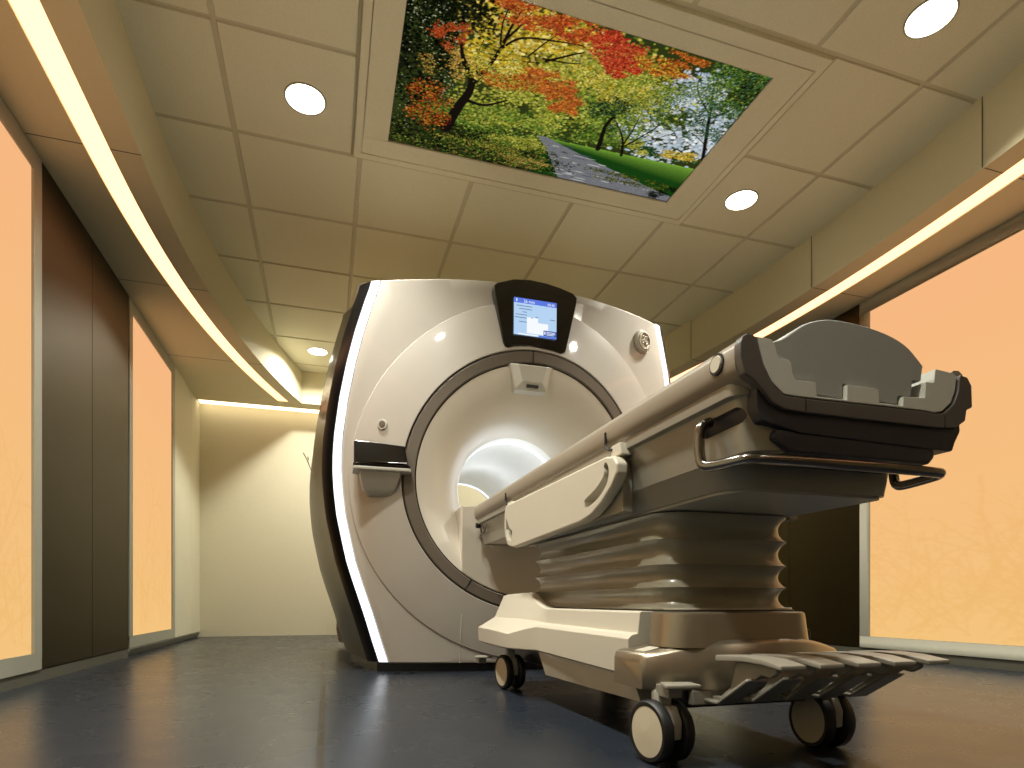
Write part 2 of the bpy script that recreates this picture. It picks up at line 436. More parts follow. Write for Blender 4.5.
    cloud(img, (.12, .27), (.05, .08), 200, [l3(170, 60, 30), l3(200, 90, 40)], (.9, 1.8), .85, .5)
    cloud(img, (.31, .42), (.08, .06), 480, O + YG[:1], (1, 2.0), .85, .5)
    cloud(img, (.41, .37), (.08, .06), 700, O + RD[3:], (1, 2.2), .9, .55)
    cloud(img, (.475, .48), (.05, .07), 460, O + RD[3:], (1, 2.2), .9, .6)
    cloud(img, (.31, .05), (.09, .07), 620, RD + O, (1, 2.2), .9, .55)
    cloud(img, (.43, .07), (.07, .06), 520, O + RD, (1, 2.2), .9, .55)
    cloud(img, (.55, .10), (.07, .09), 900, RD, (1, 2.2), .95, .6)
    cloud(img, (.58, .17), (.05, .06), 520, RD, (1, 2.2), .95, .6)
    cloud(img, (.68, .12), (.08, .05), 460, O + Y[:1], (1, 2.0), .9, .55)
    cloud(img, (.75, .05), (.06, .035), 260, O, (1, 2.0), .9, .55)
    cloud(img, (.20, .97), (.30, .04), 700, BK + BK + G + [l3(150, 120, 60)], (.8, 2.0), .85, .3)
    return np.clip(img * .92, 0, 1)

pic = thing('ceiling_picture', (1.12, 2.69, ZC), 'backlit autumn park photograph set flush in the tiled ceiling', 'light panel')
fr = B()
def ring(b, x0, x1, y0, y1, X0, X1, Y0, Y1, z0, z1):
    b.box(x0, x1, y0, Y0, z0, z1); b.box(x0, x1, Y1, y1, z0, z1); b.box(x0, X0, Y0, Y1, z0, z1); b.box(X1, x1, Y0, Y1, z0, z1)
PIX = (.300, 1.922, 2.245, 3.137)
f2 = B(); ring(f2, PX0 + .004, PX1 - .004, 2.095, 3.294, .175, 2.075, 2.16, 3.255, ZC - .012, ZC + .010)
f2.build('outer_trim', M['tile'], pic, bevel=.002, seg=1)
f1 = B(); ring(f1, .178, 2.072, 2.166, 3.252, PIX[0], PIX[1], PIX[2], PIX[3], ZC - .010, ZC + .010)
f1.build('frame', M['tile'], pic, bevel=.002, seg=1)
f3 = B(); ring(f3, PIX[0] - .004, PIX[1] + .004, PIX[2] - .004, PIX[3] + .004, PIX[0] + .003, PIX[1] - .003, PIX[2] + .003, PIX[3] - .003, ZC - .002, ZC + .008)
f3.build('inner_lip', M['dark'], pic, smooth=False)
M['picture'] = attr_emat('autumn print', 'print', 1.0)
color_grid('picture', autumn_picture(), (PIX[0], PIX[2], ZC), (PIX[1], PIX[2], ZC), (PIX[0], PIX[3], ZC), 'print', M['picture'], pic, flip=True)

# ------------------------------------------------------------------ backlit wall panels with a twig print
def twig_print(W, H, seed, dense):
    r = random.Random(seed)
    img = np.zeros((H, W, 3))
    t = np.linspace(0, 1, H)[:, None, None]
    top, bot = l3(255, 190, 134), l3(252, 202, 130)
    img[:] = top * (1 - t) + bot * t
    tw = np.ones((H, W, 3))
    tint = np.array([.955, .92, .83])
    def grow(x, y, a, ln, w, d):
        n = int(ln / 1.2)
        for _ in range(n):
            x += math.cos(a) * 1.2; y -= math.sin(a) * 1.2; a += r.uniform(-.06, .06)
            if not (-4 < x < W + 4 and 0 < y < H + 4): return
            dab(tw, x, y, w, w, tint, .55)
            if d > 0 and r.random() < .075: grow(x, y, a + r.choice((-1, 1)) * r.uniform(.5, 1.1), ln * r.uniform(.35, .6), w * .75, d - 1)
    for k in range(dense):
        x = r.uniform(0, 1) ** 1.0 * W
        grow(x, H * (1 - r.uniform(-.02, .34) * r.random()), r.uniform(.5, 2.6), r.uniform(24, 70), r.uniform(.45, 1.0), 3)
    return np.clip(img * tw, 0, 1)
M['backlit'] = attr_emat('backlit print', 'print', 0.93)
def wall_panel(name, side, y0, y1, label, seed, dense=48):
    """frame flush with the wall face, a glowing printed sheet set slightly back"""
    X = XL if side == 'l' else XR; s = -1 if side == 'l' else 1
    t = thing(name, (X, (y0 + y1) / 2, .055), label, 'light panel')
    b = B(); zb, zt = .055, ZS - .002; w = .075; wb, wt = .078, .085
    xs = sorted((X, X + s * .039))
    b.box(xs[0], xs[1], y0, y1, zb, zb + wb); b.box(xs[0], xs[1], y0, y1, zt - wt, zt)
    b.box(xs[0], xs[1], y0, y0 + w, zb + wb, zt - wt); b.box(xs[0], xs[1], y1 - w, y1, zb + wb, zt - wt)
    b.build('frame', M['frame'], t, bevel=.002, seg=1)
    xx = X + s * .012
    A, Bq = (y0 + w, y1 - w) if side == 'r' else (y1 - w, y0 + w)
    img = twig_print(130, 230, seed, dense)
    A, Bq = (y1 - w, y0 + w) if side == 'r' else (y0 + w, y1 - w)
    color_grid('diffuser', img, (xx, A, zt - wt), (xx, Bq, zt - wt), (xx, A, zb + wb), 'print', M['backlit'], t, flip=(side == 'r') is False and False)
    return t
def dark_panel(name, side, y0, y1, label):
    X = XL if side == 'l' else XR; s = -1 if side == 'l' else 1
    t = thing(name, (X, (y0 + y1) / 2, .055), label, 'wall panel')
    ym = (y0 + y1) / 2 - .01
    xs = sorted((X + s * .004, X + s * .039))
    for a, b_ in ((y0 + .003, ym - .002), (ym + .002, y1 - .003)):
        B().box(xs[0], xs[1], a, b_, .057, ZS - .002).build('leaf', M['bronze'], t, bevel=.0015, seg=1)
    return t
wall_panel('backlit_panel', 'l', 1.90, 3.285, 'peach backlit panel on the left wall, cut off by the left edge of the photo', 11)
wall_panel('backlit_panel', 'l', 4.575, 5.83, 'far peach backlit panel on the left wall, between bronze panel and plain wall', 12, 40)
dark_panel('bronze_panel', 'l', 3.288, 4.572, 'dark bronze double panel between two peach backlit panels on the left wall')
wall_panel('backlit_panel', 'r', .95, 3.235, 'large peach backlit panel on the right wall behind the patient table', 13, 80)
dark_panel('bronze_panel', 'r', 3.238, 4.572, 'dark panel on the right wall behind the bellows of the patient table')
# panels the photograph cannot see complete the two walls
for side, a in (('l', 1.90), ('r', .95)):
    X = XL if side == 'l' else XR; s = -1 if side == 'l' else 1
    xs = sorted((X, X + s * .04))
    struct(B().box(xs[0], xs[1], YF, a, .055, ZS).build('trim_%d' % (7 if side == 'l' else 8), M['wall'], smooth=False))
struct(B().box(XR, XR + .04, 4.575, 5.83, .055, ZS).build('trim_9', M['wall'], smooth=False))
for side in 'lr':
    X = XL if side == 'l' else XR; s = -1 if side == 'l' else 1
    xs = sorted((X + s * .008, X + s * .045))
    b = B().box(xs[0], xs[1], YF, 4.573, 0, .053)
    xs = sorted((X + s * .03, X + s * .045)); b.box(xs[0], xs[1], 4.573, YB, 0, .053)
    struct(b.build('baseboard_' + ('left' if side == 'l' else 'right'), M['base'], smooth=False))
b = B().prism([(XL + .006, .05), (XL - .028, .0), (XL - .034, .0), (XL - .034, .05)], 'y', 4.576, YB - .02)
struct(b.build('trim_10', M['frame'], smooth=False))

# ------------------------------------------------------------------ recessed downlights
LAMP_W = 27
def downlight(x, y, label):
    t = thing('downlight', (x, y, ZC), label, 'ceiling light', 'recessed ceiling downlights')
    B().lathe([(.086, ZC - .001), (.088, ZC - .005), (.093, ZC - .005), (.095, ZC - .0005)], (x, y, 0), (0, 0, 1)).build('trim_ring', M['frame'], t)
    B().lathe([(0, ZC - .0030), (.05, ZC - .0032), (.0865, ZC - .0025)], (x, y, 0), (0, 0, 1)).build('lens', M['lamp'], t)
    l = bpy.data.lights.new('downlight_beam', 'AREA'); l.shape = 'DISK'; l.size = .16; l.energy = LAMP_W * (1.3 if y > 5 else 1); l.color = (1.0, .98, .86); l.spread = R(150 if y > 5 else 128)
    o = bpy.data.objects.new('downlight_beam', l); COL.objects.link(o); o.location = (x, y, ZC - .008)
downlight(-.095, 2.995, 'round lit downlight in the ceiling tile left of the autumn picture')
downlight(2.333, 2.995, 'round lit downlight in the tile at the near right corner of the autumn picture')
downlight(2.333, 1.831, 'largest round downlight, cut off at the top edge of the photo right of the picture')
downlight(-.08, 5.99, 'small distant downlight beside the top left edge of the scanner')

for x, y in ((-.095, 1.831), (-.095, .60), (2.333, -1.24)):  # extra downlights out of view, added to brighten the room
    downlight(x, y, 'unseen downlight added for room light, in the ceiling above or behind the camera')
downlight(2.333, 5.99, 'unseen downlight added for room light, in the ceiling behind the scanner')  # added for its light only, hidden from the camera

# ------------------------------------------------------------------ MRI scanner
GX, GZ = 1.055, 1.0
def yf(x, z):
    u = abs(x - GX)
    return 3.05 + .25 * u * u + .02 * (GZ - z)
# half outline of the front (half width by height), left measured and mirrored
HW = [(.045, .81), (.15, .843), (.30, .887), (.48, .945), (.58, .975), (.70, 1.0), (.82, 1.024), (.95, 1.038), (1.05, 1.044), (1.15, 1.043), (1.25, 1.036), (1.44, 1.010), (1.62, .974), (1.78, .933), (1.93, .885), (2.02, .853)]
def hw(z, s=0): return hw0(z) + (-.014 if s < 0 else .022 if s > 0 else 0)
def hw0(z):
    for (a, p), (b, q) in zip(HW, HW[1:]):
        if z <= b: return p + (q - p) * (z - a) / (b - a) - .006
    return HW[-1][1] - .006
SW = .046
def outline(e=0.0, grow=1.0, ztop=0.0, zb=0.045):
    """closed loop (x, z): left side up, top arc, right side down, bottom"""
    zs = [zb + (2.03 - zb) * k / 40 for k in range(41)]
    L_ = [(-(hw(z, -1) + e), z + ztop * max(0, (z - 1.2) / .83)) for z in zs]
    wl_, wr_ = hw(2.03, -1) + e, hw(2.03, 1) + e
    T = []
    for k in range(1, 40):
        x = -wl_ + (wl_ + wr_) * k / 40
        T.append((x, 2.03 + ztop + .012 * (1 - (2 * k / 40 - 1) ** 2)))
    Rr = [(hw(z, 1) + e, z) for z in reversed(zs)]
    Bt = [(hw(zb, 1) + e - (hw(zb, 1) + hw(zb, -1) + 2 * e) * k / 24, zb) for k in range(1, 24)]
    return [(GX + x, z) for x, z in L_ + T + Rr + Bt]
mri = thing('mri_scanner', (GX, 3.9, 0), 'large beige MRI scanner with glowing side strips and lit round bore', 'MRI scanner')

def ray_r(poly, th, c):
    """distance from c to the outline along direction th"""
    dx, dz = math.cos(th), math.sin(th); best = 0
    n = len(poly)
    for i in range(n):
        (ax, az), (bx, bz) = poly[i], poly[(i + 1) % n]
        ex, ez = bx - ax, bz - az
        den = dx * ez - dz * ex
        if abs(den) < 1e-9: continue
        t = ((ax - c[0]) * ez - (az - c[1]) * ex) / den
        s = ((ax - c[0]) * dz - (az - c[1]) * dx) / den
        if t > 0 and -1e-6 <= s <= 1 + 1e-6: best = max(best, t)
    return best
inner = outline(-SW)
# corner angles first so that the corners stay sharp
NA = 240
ths = [2 * math.pi * k / NA for k in range(NA)]
for cxx, czz in ((GX - hw(.045, -1) + SW, .045), (GX + hw(.045, 1) - SW, .045), (GX - hw(2.03, -1) + SW, 2.03), (GX + hw(2.03, 1) - SW, 2.03)):
    a = math.atan2(czz - GZ, cxx - GX) % (2 * math.pi)
    k = min(range(len(ths)), key=lambda i: abs(ths[i] - a)); ths[k] = a
ro = [ray_r(inner, t, (GX, GZ)) for t in ths]
def P(r, t, dy=0.0):
    x, z = GX + r * math.cos(t), GZ + r * math.sin(t); return (x, yf(x, z) + dy, z)
def raise_(r):     # raised shallow cone around the bore
    return -.034 * min(1, max(0, (.94 - r) / .25)) ** .8
fc = B()
rings = []
rings.append([(P(r, t)[0], P(r, t)[1] + .05, P(r, t)[2]) for r, t in zip(ro, ths)])
rings.append([P(r, t, .004) for r, t in zip(ro, ths)])
rings.append([P(r - .008, t) for r, t in zip(ro, ths)])
for k in (.3, .65): rings.append([P((r - .008) * (1 - k) + k * .945, t) for r, t in zip(ro, ths)])
rings.append([P(min(.945, r - .01), t, -.002) for r, t in zip(ro, ths)])
rings.append([P(min(.940, r - .012), t, -.012) for r, t in zip(ro, ths)])
for rr in (.90, .86, .82, .78, .74, .71, .692): rings.append([P(rr, t, -.012 + raise_(rr)) for t in ths])
rings.append([P(.688, t, -.042) for t in ths]); rings.append([P(.687, t, .03) for t in ths])
fc.loft(rings, False, False)
front = fc.build('front_cover', M['pearl'], mri, sharp=28)
# bezel ring, split top and bottom by dark seams
bz = B()
bz.loft([[P(r, t, dy) for t in ths] for r, dy in ((.683, .0), (.681, -.040), (.676, -.046), (.626, -.044), (.621, -.038), (.619, .0))], False, False)
bez = bz.build('bezel_ring', M['bezel'], mri, sharp=30)
gp = B()
gp.loft([[P(r, t, dy) for t in ths] for r, dy in ((.690, -.018), (.680, -.018))], False, False)
gp.loft([[P(r, t, dy) for t in ths] for r, dy in ((.622, -.018), (.612, -.018))], False, False)
for a in (R(91.5), R(-123), R(-57)):
    c, s = math.cos(a), math.sin(a)
    q = []
    for r in (.684, .678, .622, .618):
        q.append((r, ))
    n = Vector((-s, 0, c)) * .0028
    pts = []
    for r in (.683, .65, .619):
        p = Vector(P(r, a, -.0475)); pts.append(p)
    for i in range(2):
        vs = [pts[i] - n, pts[i] + n, pts[i + 1] + n, pts[i + 1] - n]
        vs += [v + Vector((0, .01, 0)) for v in vs]
        gp.add(vs, [(0, 1, 2, 3), (4, 7, 6, 5), (0, 4, 5, 1), (1, 5, 6, 2), (2, 6, 7, 3), (3, 7, 4, 0)])
gp.build('seam_ring', M['gap'], mri, smooth=False)
# flared funnel into the bore, then the bore tube and its flared far end
BR, BY, BE = .335, 3.42, 4.92
fn = B(); loops = []
for k in range(0, 15):
    a = k / 14 * math.pi / 2
    r = BR + (.614 - BR) * (1 - math.sin(a)) ** .9
    f = 1 - math.cos(a)
    loops.append([(P(r, t)[0], (P(.614, t)[1] - .03) * (1 - f) + BY * f, P(r, t)[2]) for t in ths])
fn.loft(loops, False, False)
fn.build('funnel', M['pearl2'], mri, sharp=60)
bt = B(); bt.lathe([(BR, BY - .001), (BR, BE), (BR + .02, BE + .08), (BR + .08, BE + .16)], (GX, 0, GZ), (0, 1, 0), 96)
bt.build('bore_tube', M['bore'], mri, sharp=60)
for yy in (3.50, 4.86): B().lathe([(BR - .002, yy), (BR - .006, yy + .005), (BR - .006, yy + .03), (BR - .002, yy + .035)], (GX, 0, GZ), (0, 1, 0), 96).build('bore_lamp', M['borelamp'], mri)
# docking panel: flat front closing the lower part of the funnel
dk = B(); rr = .612
zt_ = .862; hx = .385
def circ_z(x): return GZ - math.sqrt(max(0, rr * rr - (x - GX) ** 2))
xs_ = [GX - hx + 2 * hx * k / 30 for k in range(31)]
poly = [(x, circ_z(x)) for x in xs_] + [(x, zt_) for x in reversed(xs_)]
dk.loft([[(x, yf(x, z) - .034, z) for x, z in poly], [(x, yf(x, z) + .02, z) for x, z in poly], [(x, 3.40, min(max(z, .62), zt_)) for x, z in poly]])
dk.build('dock_panel', M['pearl2'], mri, bevel=.004, seg=2, limit=60)
# two raised vertical joint lines below the bore
for sgn in (-1, 1):
    b = B(); x = GX + sgn * hx
    for z0, z1, dd in ((.045, GZ - .695, -.016),):
        loops = []
        for k in range(12):
            z = z0 + (z1 - z0) * k / 11
            r = math.hypot(x - GX, z - GZ)
            yb = yf(x, z) + (-.012 + raise_(r) if r < .94 else 0)
            loops.append([(x - .004, yb + .004, z), (x, yb - .006, z), (x + .004, yb + .004, z)])
        b.loft(loops)
    b.build('joint_rib', M['pearl2'], mri)
# glowing side strips, black trims and dark bronze side shells
def side_pts(e, zs): return [(hw(z) + e, z) for z in zs]
zs = [.05 + (2.03 - .05) * k / 60 for k in range(61)]
for sgn in (-1, 1):
    b = B(); loops = []
    for z in zs:
        x0 = GX + sgn * (hw(z, sgn) - SW + .003); x1 = GX + sgn * hw(z, sgn)
        y0, y1 = yf(x0, z), yf(x1, z)
        xm = (x0 + x1) / 2
        loops.append([(x0, y0 - .002, z), (xm, (y0 + y1) / 2 - .002, z), (x1, y1 + .002, z), (x1, y1 + .04, z), (x0, y0 + .04, z)])
    b.loft(loops).build('light_strip', M['strip'], mri, sharp=60)
    b = B(); loops = []
    for z in zs:
        x0 = GX + sgn * (hw(z, sgn) + .001); x1 = GX + sgn * (hw(z, sgn) + .055)
        y0 = yf(x0, z)
        loops.append([(x0, y0 + .0, z), (x1, y0 + .065, z), (x1, y0 + .16, z), (x0, y0 + .16, z)])
    b.loft(loops).build('edge_trim', M['black'], mri, sharp=50)
    # shell: sections going back
    b = B(); secs = []
    for Y_, e, zt in ((0.0, .050, 0.0), (.12, .064, .0), (.30, .090, .03), (.55, .124, .10), (.90, .142, .13), (1.55, .13, .13)):
        row = []
        for z in zs:
            x = GX + sgn * (hw(z, sgn) + e); y = yf(GX + hw(z, sgn), z) + .10 + Y_
            zz = z + zt * max(0, (z - 1.3) / .73)
            row.append((x, y, zz))
        # roof return towards the middle
        x, y, zz = row[-1]
        row.append((GX + sgn * (hw(2.03, sgn) + e - .05), y, zz + .012)); row.append((GX + sgn * (hw(2.03, sgn) + e - .12), y, zz + .014))
        secs.append(row)
    b.loft(secs, closed=False)
    o = b.build('side_shell', M['shell'], mri, sharp=40)
# pale rear magnet cover standing a little taller than the front
rc = B()
def rear_loop(w, zt, y, r=.2):
    pts = [(GX - w, .05), (GX + w, .05)] + [(GX + w - r + r * math.cos(R(a)), zt - r + r * math.sin(R(a))) for a in range(0, 91, 10)] + [(GX - w + r - r * math.sin(R(a)), zt - r + r * math.cos(R(a))) for a in range(0, 91, 10)]
    return [(x, y, z) for x, z in pts]
rc.loft([rear_loop(.80, 2.24, 3.62, .05), rear_loop(.88, 2.33, 3.80, .05), rear_loop(.90, 2.34, 4.0, .07), rear_loop(.92, 2.34, 4.9, .1)], False, False)
rear = rc.build('rear_cover', M['white'], mri, sharp=40)
# back plate with the bore hole
bp = B(); nb = 96
outr = []
for k in range(nb):
    t = 2 * math.pi * k / nb
    dx, dz = math.cos(t), math.sin(t)
    s = min(.98 / abs(dx) if abs(dx) > 1e-6 else 9, (1.2 if dz > 0 else .96) / abs(dz) if abs(dz) > 1e-6 else 9)
    outr.append((GX + dx * s, 5.02, GZ + dz * s))
bp.loft([outr, [(GX + (BR + .079) * math.cos(2 * math.pi * k / nb), 5.075, GZ + (BR + .079) * math.sin(2 * math.pi * k / nb)) for k in range(nb)]], False, False)
bp.build('back_plate', M['white'], mri)
# top deck that joins the front cover to the rear cover, and the black plinth
td = B(); secs = []
for dy, dz in ((.045, 0), (.35, .02), (.6, .05)):
    row = []
    for k in range(41):
        w = hw(2.03) - .03; x = -w + 2 * w * k / 40
        row.append((GX + x, yf(GX + x, 2.04) + dy, 2.03 + .012 * (1 - (x / (hw(2.03) - SW)) ** 2) - .004 + dz))
    secs.append(row)
td.loft(secs, closed=False).build('top_deck', M['pearl'], mri)
pl = B(); n = 40
fr_ = [(GX - .80 + 1.60 * k / n, yf(GX - .80 + 1.60 * k / n, .03) + .02) for k in range(n + 1)]
pol = fr_ + [(GX + .90, 4.05), (GX + .88, 4.95), (GX - .88, 4.95), (GX - .90, 4.05)]
pl.prism(pol, 'z', 0, .06).build('plinth', M['black'], mri, smooth=False)

# display: black trapezoid housing with a lit screen
def on_front(x, z, dy): return (x, yf(x, z) + dy, z)
def near(x, z, k=.986): return (x * k, .37 + (z - .37) * k)
hp = [near(*p) for p in [(.852, 2.034), (.94, 2.062), (1.031, 2.070), (1.12, 2.066), (1.20, 2.056), (1.282, 2.040), (1.305, 2.020), (1.302, 1.99), (1.243, 1.735), (1.236, 1.716), (1.215, 1.706), (1.16, 1.714), (1.03, 1.724), (.945, 1.714), (.912, 1.702), (.896, 1.708), (.886, 1.73), (.836, 2.0), (.838, 2.022)]]
shx = .0
dsp = B().loft([[on_front(x + shx, z, .03) for x, z in hp], [on_front(x + shx, z, -.045) for x, z in hp], [on_front(1.055 + (x + shx - 1.055) * .985, 1.865 + (z - 1.865) * .985, -.052) for x, z in hp]])
disp = dsp.build('display_housing', M['gloss'], mri, sharp=40)
ux = Vector((1, 0, 0))
sx0, sx1, sz0, sz1 = .926, 1.162, 1.752, 1.942
sy = yf(1.05, 1.85) - .0565
def scr(u, v, d=0.0):     # u right, v down, 0..1 across the screen
    z = sz1 + (sz0 - sz1) * v
    return (sx0 + (sx1 - sx0) * u, sy + .02 * (1.85 - z) - d, z)
def sq(b, u0, u1, v0, v1, d):
    q = [scr(u0, v0, d), scr(u1, v0, d), scr(u1, v1, d), scr(u0, v1, d)]
    b.add(q + [(x, y + .0006, z) for x, y, z in q], [(0, 1, 2, 3), (4, 7, 6, 5), (0, 4, 5, 1), (1, 5, 6, 2), (2, 6, 7, 3), (3, 7, 4, 0)])
def em(r, g_, b_, k=1.0): return emat('screen light', S(r, g_, b_), k)
b = B()
M['s0'], M['s1'], M['s2'], M['s3'], M['s4'] = em(186, 216, 248, .95), em(92, 122, 222), em(246, 250, 255), em(64, 96, 176), em(100, 120, 150)
sq(b, 0, 1, 0, 1, 0); b.cm = 1; sq(b, 0, 1, 0, .135, .0007); sq(b, .58, 1, .955, 1, .0007)
b.cm = 2; sq(b, .30, .80, .62, .93, .0007); sq(b, .30, .56, .50, .62, .0007); sq(b, .10, .56, .955, .985, .0009)
b.cm = 3; sq(b, .69, 1, .80, .95, .0012)
screen = b.build('screen', [M['s0'], M['s1'], M['s2'], M['s3']], disp, smooth=False)
def text_mesh(name, txt, size, m, parent, u, v, d=.0016, align='LEFT'):
    cu = bpy.data.curves.new(name, 'FONT'); cu.body = txt; cu.size = size; cu.align_x = align; cu.resolution_u = 3
    o = bpy.data.objects.new(name, cu); COL.objects.link(o)
    bpy.context.view_layer.update()
    me = bpy.data.meshes.new_from_object(o.evaluated_get(bpy.context.evaluated_depsgraph_get()))
    bpy.data.objects.remove(o)
    p = Vector(scr(u, v, d)); base = wloc(parent)
    for vt in me.vertices:
        vt.co = Vector((p.x + vt.co.x, p.y, p.z + vt.co.y)) - base
    me.materials.clear(); me.materials.append(m)
    q = bpy.data.objects.new(name, me); COL.objects.link(q); q.parent = parent
    return q
text_mesh('screen_text', '26 mm', .022, M['s2'], screen, .22, .115)
text_mesh('screen_text', '00:40', .018, M['s2'], screen, .78, .115)
b = B()
for v, u0, u1 in ((.20, .06, .42), (.28, .12, .42), (.36, .20, .30), (.44, .04, .30), (.52, .02, .30), (.63, .12, .30), (.48, .84, .96), (.50, .40, .44), (.46, .50, .56)):
    u = u0; b = B()
    while u < u1 - .01:
        w = random.uniform(.015, .045); sq(b, u, min(u1, u + w), v, v + .018, .0008); u += w
    b.build('text_line', M['s4'], screen, smooth=False)
for q in ((.71, .735, .83, .91), (.76, .96, .835, .85), (.76, .97, .87, .885), (.76, .93, .905, .92), (.05, .075, .035, .10)):
    b = B(); sq(b, *q, .0016); b.build('screen_icon', M['s2'], screen, smooth=False)

# camera pod below the bezel
pp = [(.905, 1.612), (1.155, 1.612), (1.118, 1.475), (.942, 1.475)]
def pod(s, dy, dz=0): return [(1.03 + (x - 1.03) * s, yf(1.03, z) + dy, 1.56 + (z - 1.56) * s + dz) for x, z in pp]
pd = B().loft([pod(1.0, .06), pod(1.0, -.028), pod(.96, -.036), pod(.62, -.060, .008)])
podo = pd.build('camera_pod', M['light'], mri, bevel=.008, seg=3, limit=25)
B().box(1.0, 1.065, yf(1.03, 1.5) - .056, yf(1.03, 1.5) - .02, 1.488, 1.502).build('camera_window', M['gap'], podo, bevel=.003)
# control consoles left and right of the bore
for sgn in (-1, 1):
    cx0, cx1 = (.128, .392) if sgn < 0 else (2 * GX - .392, 2 * GX - .128)
    xm = (cx0 + cx1) / 2
    yy = yf(xm, 1.1) - .040
    b = B().loft([[(cx0 + .005, yy + .06, 1.195), (cx1 - .01, yy + .03, 1.162), (cx1 + .0, yy - .01, 1.05), (cx0, yy + .03, 1.05)],
                  [(cx0 + .005, yy + .012, 1.195), (cx1 - .01, yy - .070, 1.160), (cx1 + .0, yy - .112, 1.062), (cx0 - .0, yy - .075, 1.055)]])
    con = b.build('control_console', M['gloss'], mri, bevel=.006, seg=2)
    B().prism(rrect(cx0 - .004, cx1 + .016, yy - .125, yy + .02, .018), 'z', 1.034, 1.050).build('console_edge', M['gloss'], con, bevel=.004)
    B().prism(rrect(cx0 - .004, cx1 + .016, yy - .127, yy + .02, .018), 'z', 1.018, 1.034).build('console_rim', M['light'], con, bevel=.004)
    B().loft([[(cx0 + .028, yy + .03, 1.02), (cx1 - .03, yy + .03, 1.02), (cx1 - .03, yy - .095, 1.02), (cx0 + .028, yy - .095, 1.02)],
              [(cx0 + .045, yy + .03, .935), (cx1 - .055, yy + .03, .935), (cx1 - .055, yy - .06, .940), (cx0 + .045, yy - .06, .940)],
              [(cx0 + .075, yy + .03, .905), (cx1 - .08, yy + .03, .905), (cx1 - .08, yy - .02, .910), (cx0 + .075, yy - .02, .910)]]).build('console_bracket', M['light'], con, bevel=.008, seg=2)
    b = B().prism([(cx0 + .03, 1.062), (cx1 - .03, 1.062), (cx1 - .03, 1.067), (cx0 + .03, 1.067)], 'y', yy - .096, yy - .088)
    b.build('console_trim', M['chrome'], con)
    # emergency button above the console
    bx = .276 if sgn < 0 else 2 * GX - .276
    bo = Vector((bx, yf(bx, 1.278) - .031, 1.278)); bn = Vector((-.62 * (bx - GX), 1, .03)).normalized()
    bu = B().lathe([(.027, .006), (.027, -.004), (.024, -.008), (.017, -.008), (.016, -.004)], bo, bn, 32).build('button_collar', M['light'], mri)
    B().lathe([(.0165, -.003), (.015, -.009), (0.0, -.010)], bo, bn, 32).build('button', M['bezel'], bu)
# round maker's badge
bx, bz_ = 1.765, 1.890
b0 = Vector((bx, yf(bx, bz_), bz_)); nrm = Vector((-.5 * (bx - GX), 1, .05)).normalized()
ba = B().lathe([(.066, .01), (.066, -.012), (.058, -.022), (.050, -.024)], b0, nrm, 48).build('badge', M['pearl'], mri)
B().lathe([(.051, -.020), (.050, -.0245), (0, -.0245)], b0, nrm, 48).build('badge_face', M['rail'], ba)
tx = nrm.cross(Vector((0, 0, 1))).normalized() * -1
if tx.x < 0: tx = -tx
tz = tx.cross(nrm); tz = tz if tz.z > 0 else -tz
def bp_(u, v, d=-.0265): return b0 + tx * u + tz * v + nrm * d
b = B()
b.tube([bp_(.045 * math.cos(2 * math.pi * k / 40), .045 * math.sin(2 * math.pi * k / 40)) for k in range(40)], .0026, 8, closed=True)
for q in range(4):     # the four scrolls of the roundel
    a0 = math.pi / 4 + q * math.pi / 2
    b.tube([bp_(.0435 * math.cos(a0 - .35 + .7 * k / 8) * (1 - .10 * math.sin(math.pi * k / 8)), .0435 * math.sin(a0 - .35 + .7 * k / 8) * (1 - .10 * math.sin(math.pi * k / 8))) for k in range(9)], .003, 6)
# script letters drawn as one flowing stroke each
Gs = [(.002, .020), (-.006, .027), (-.015, .024), (-.018, .014), (-.012, .006), (-.003, .010), (.000, .020), (-.002, .004), (-.008, -.010), (-.017, -.016), (-.024, -.010), (-.020, -.002), (-.010, -.001)]
Es = [(.020, .018), (.013, .025), (.006, .020), (.008, .011), (.014, .008), (.006, .004), (.004, -.008), (.010, -.018), (.020, -.016), (.024, -.006), (.018, -.002), (.013, -.008)]
for s_ in (Gs, Es): b.tube([bp_(p.x, p.y) for p in spline([(u, v, 0) for u, v in s_], 5)], .0026, 6)
b.build('badge_emblem', M['white'], ba)
# loose twig-like cable ends showing past the left edge
cb = B()
for pts in ([(-.150, 4.30, 1.37), (-.125, 4.30, 1.32), (-.105, 4.30, 1.27), (-.09, 4.30, 1.22)], [(-.117, 4.30, 1.32), (-.118, 4.30, 1.335), (-.122, 4.3, 1.345)]):
    cb.tube(spline(pts, 4), .003, 8)
cb.build('cable_end', M['bezel'], mri)

# ------------------------------------------------------------------ patient table
TX = 1.005
TB = .9875
tbl = thing('patient_table', (TX, 1.9, 0), 'wheeled patient table on bellows lift docked at the front of the MRI scanner', 'patient table')
def mir(p, c=TX): return [(2 * c - x, z) for x, z in reversed(p)]
# tabletop: U-shaped cradle rail
Lh = [(.88, .735), (.80, .745), (.735, .778), (.722, .790), (.718, .81), (.718, .836), (.724, .850), (.734, .856), (.748, .855), (.762, .846), (.775, .822), (.795, .790), (.825, .766), (.865, .754)]
B().prism(Lh + mir(Lh), 'y', .940, 2.985).build('tabletop', M['rail'], tbl, sharp=50)
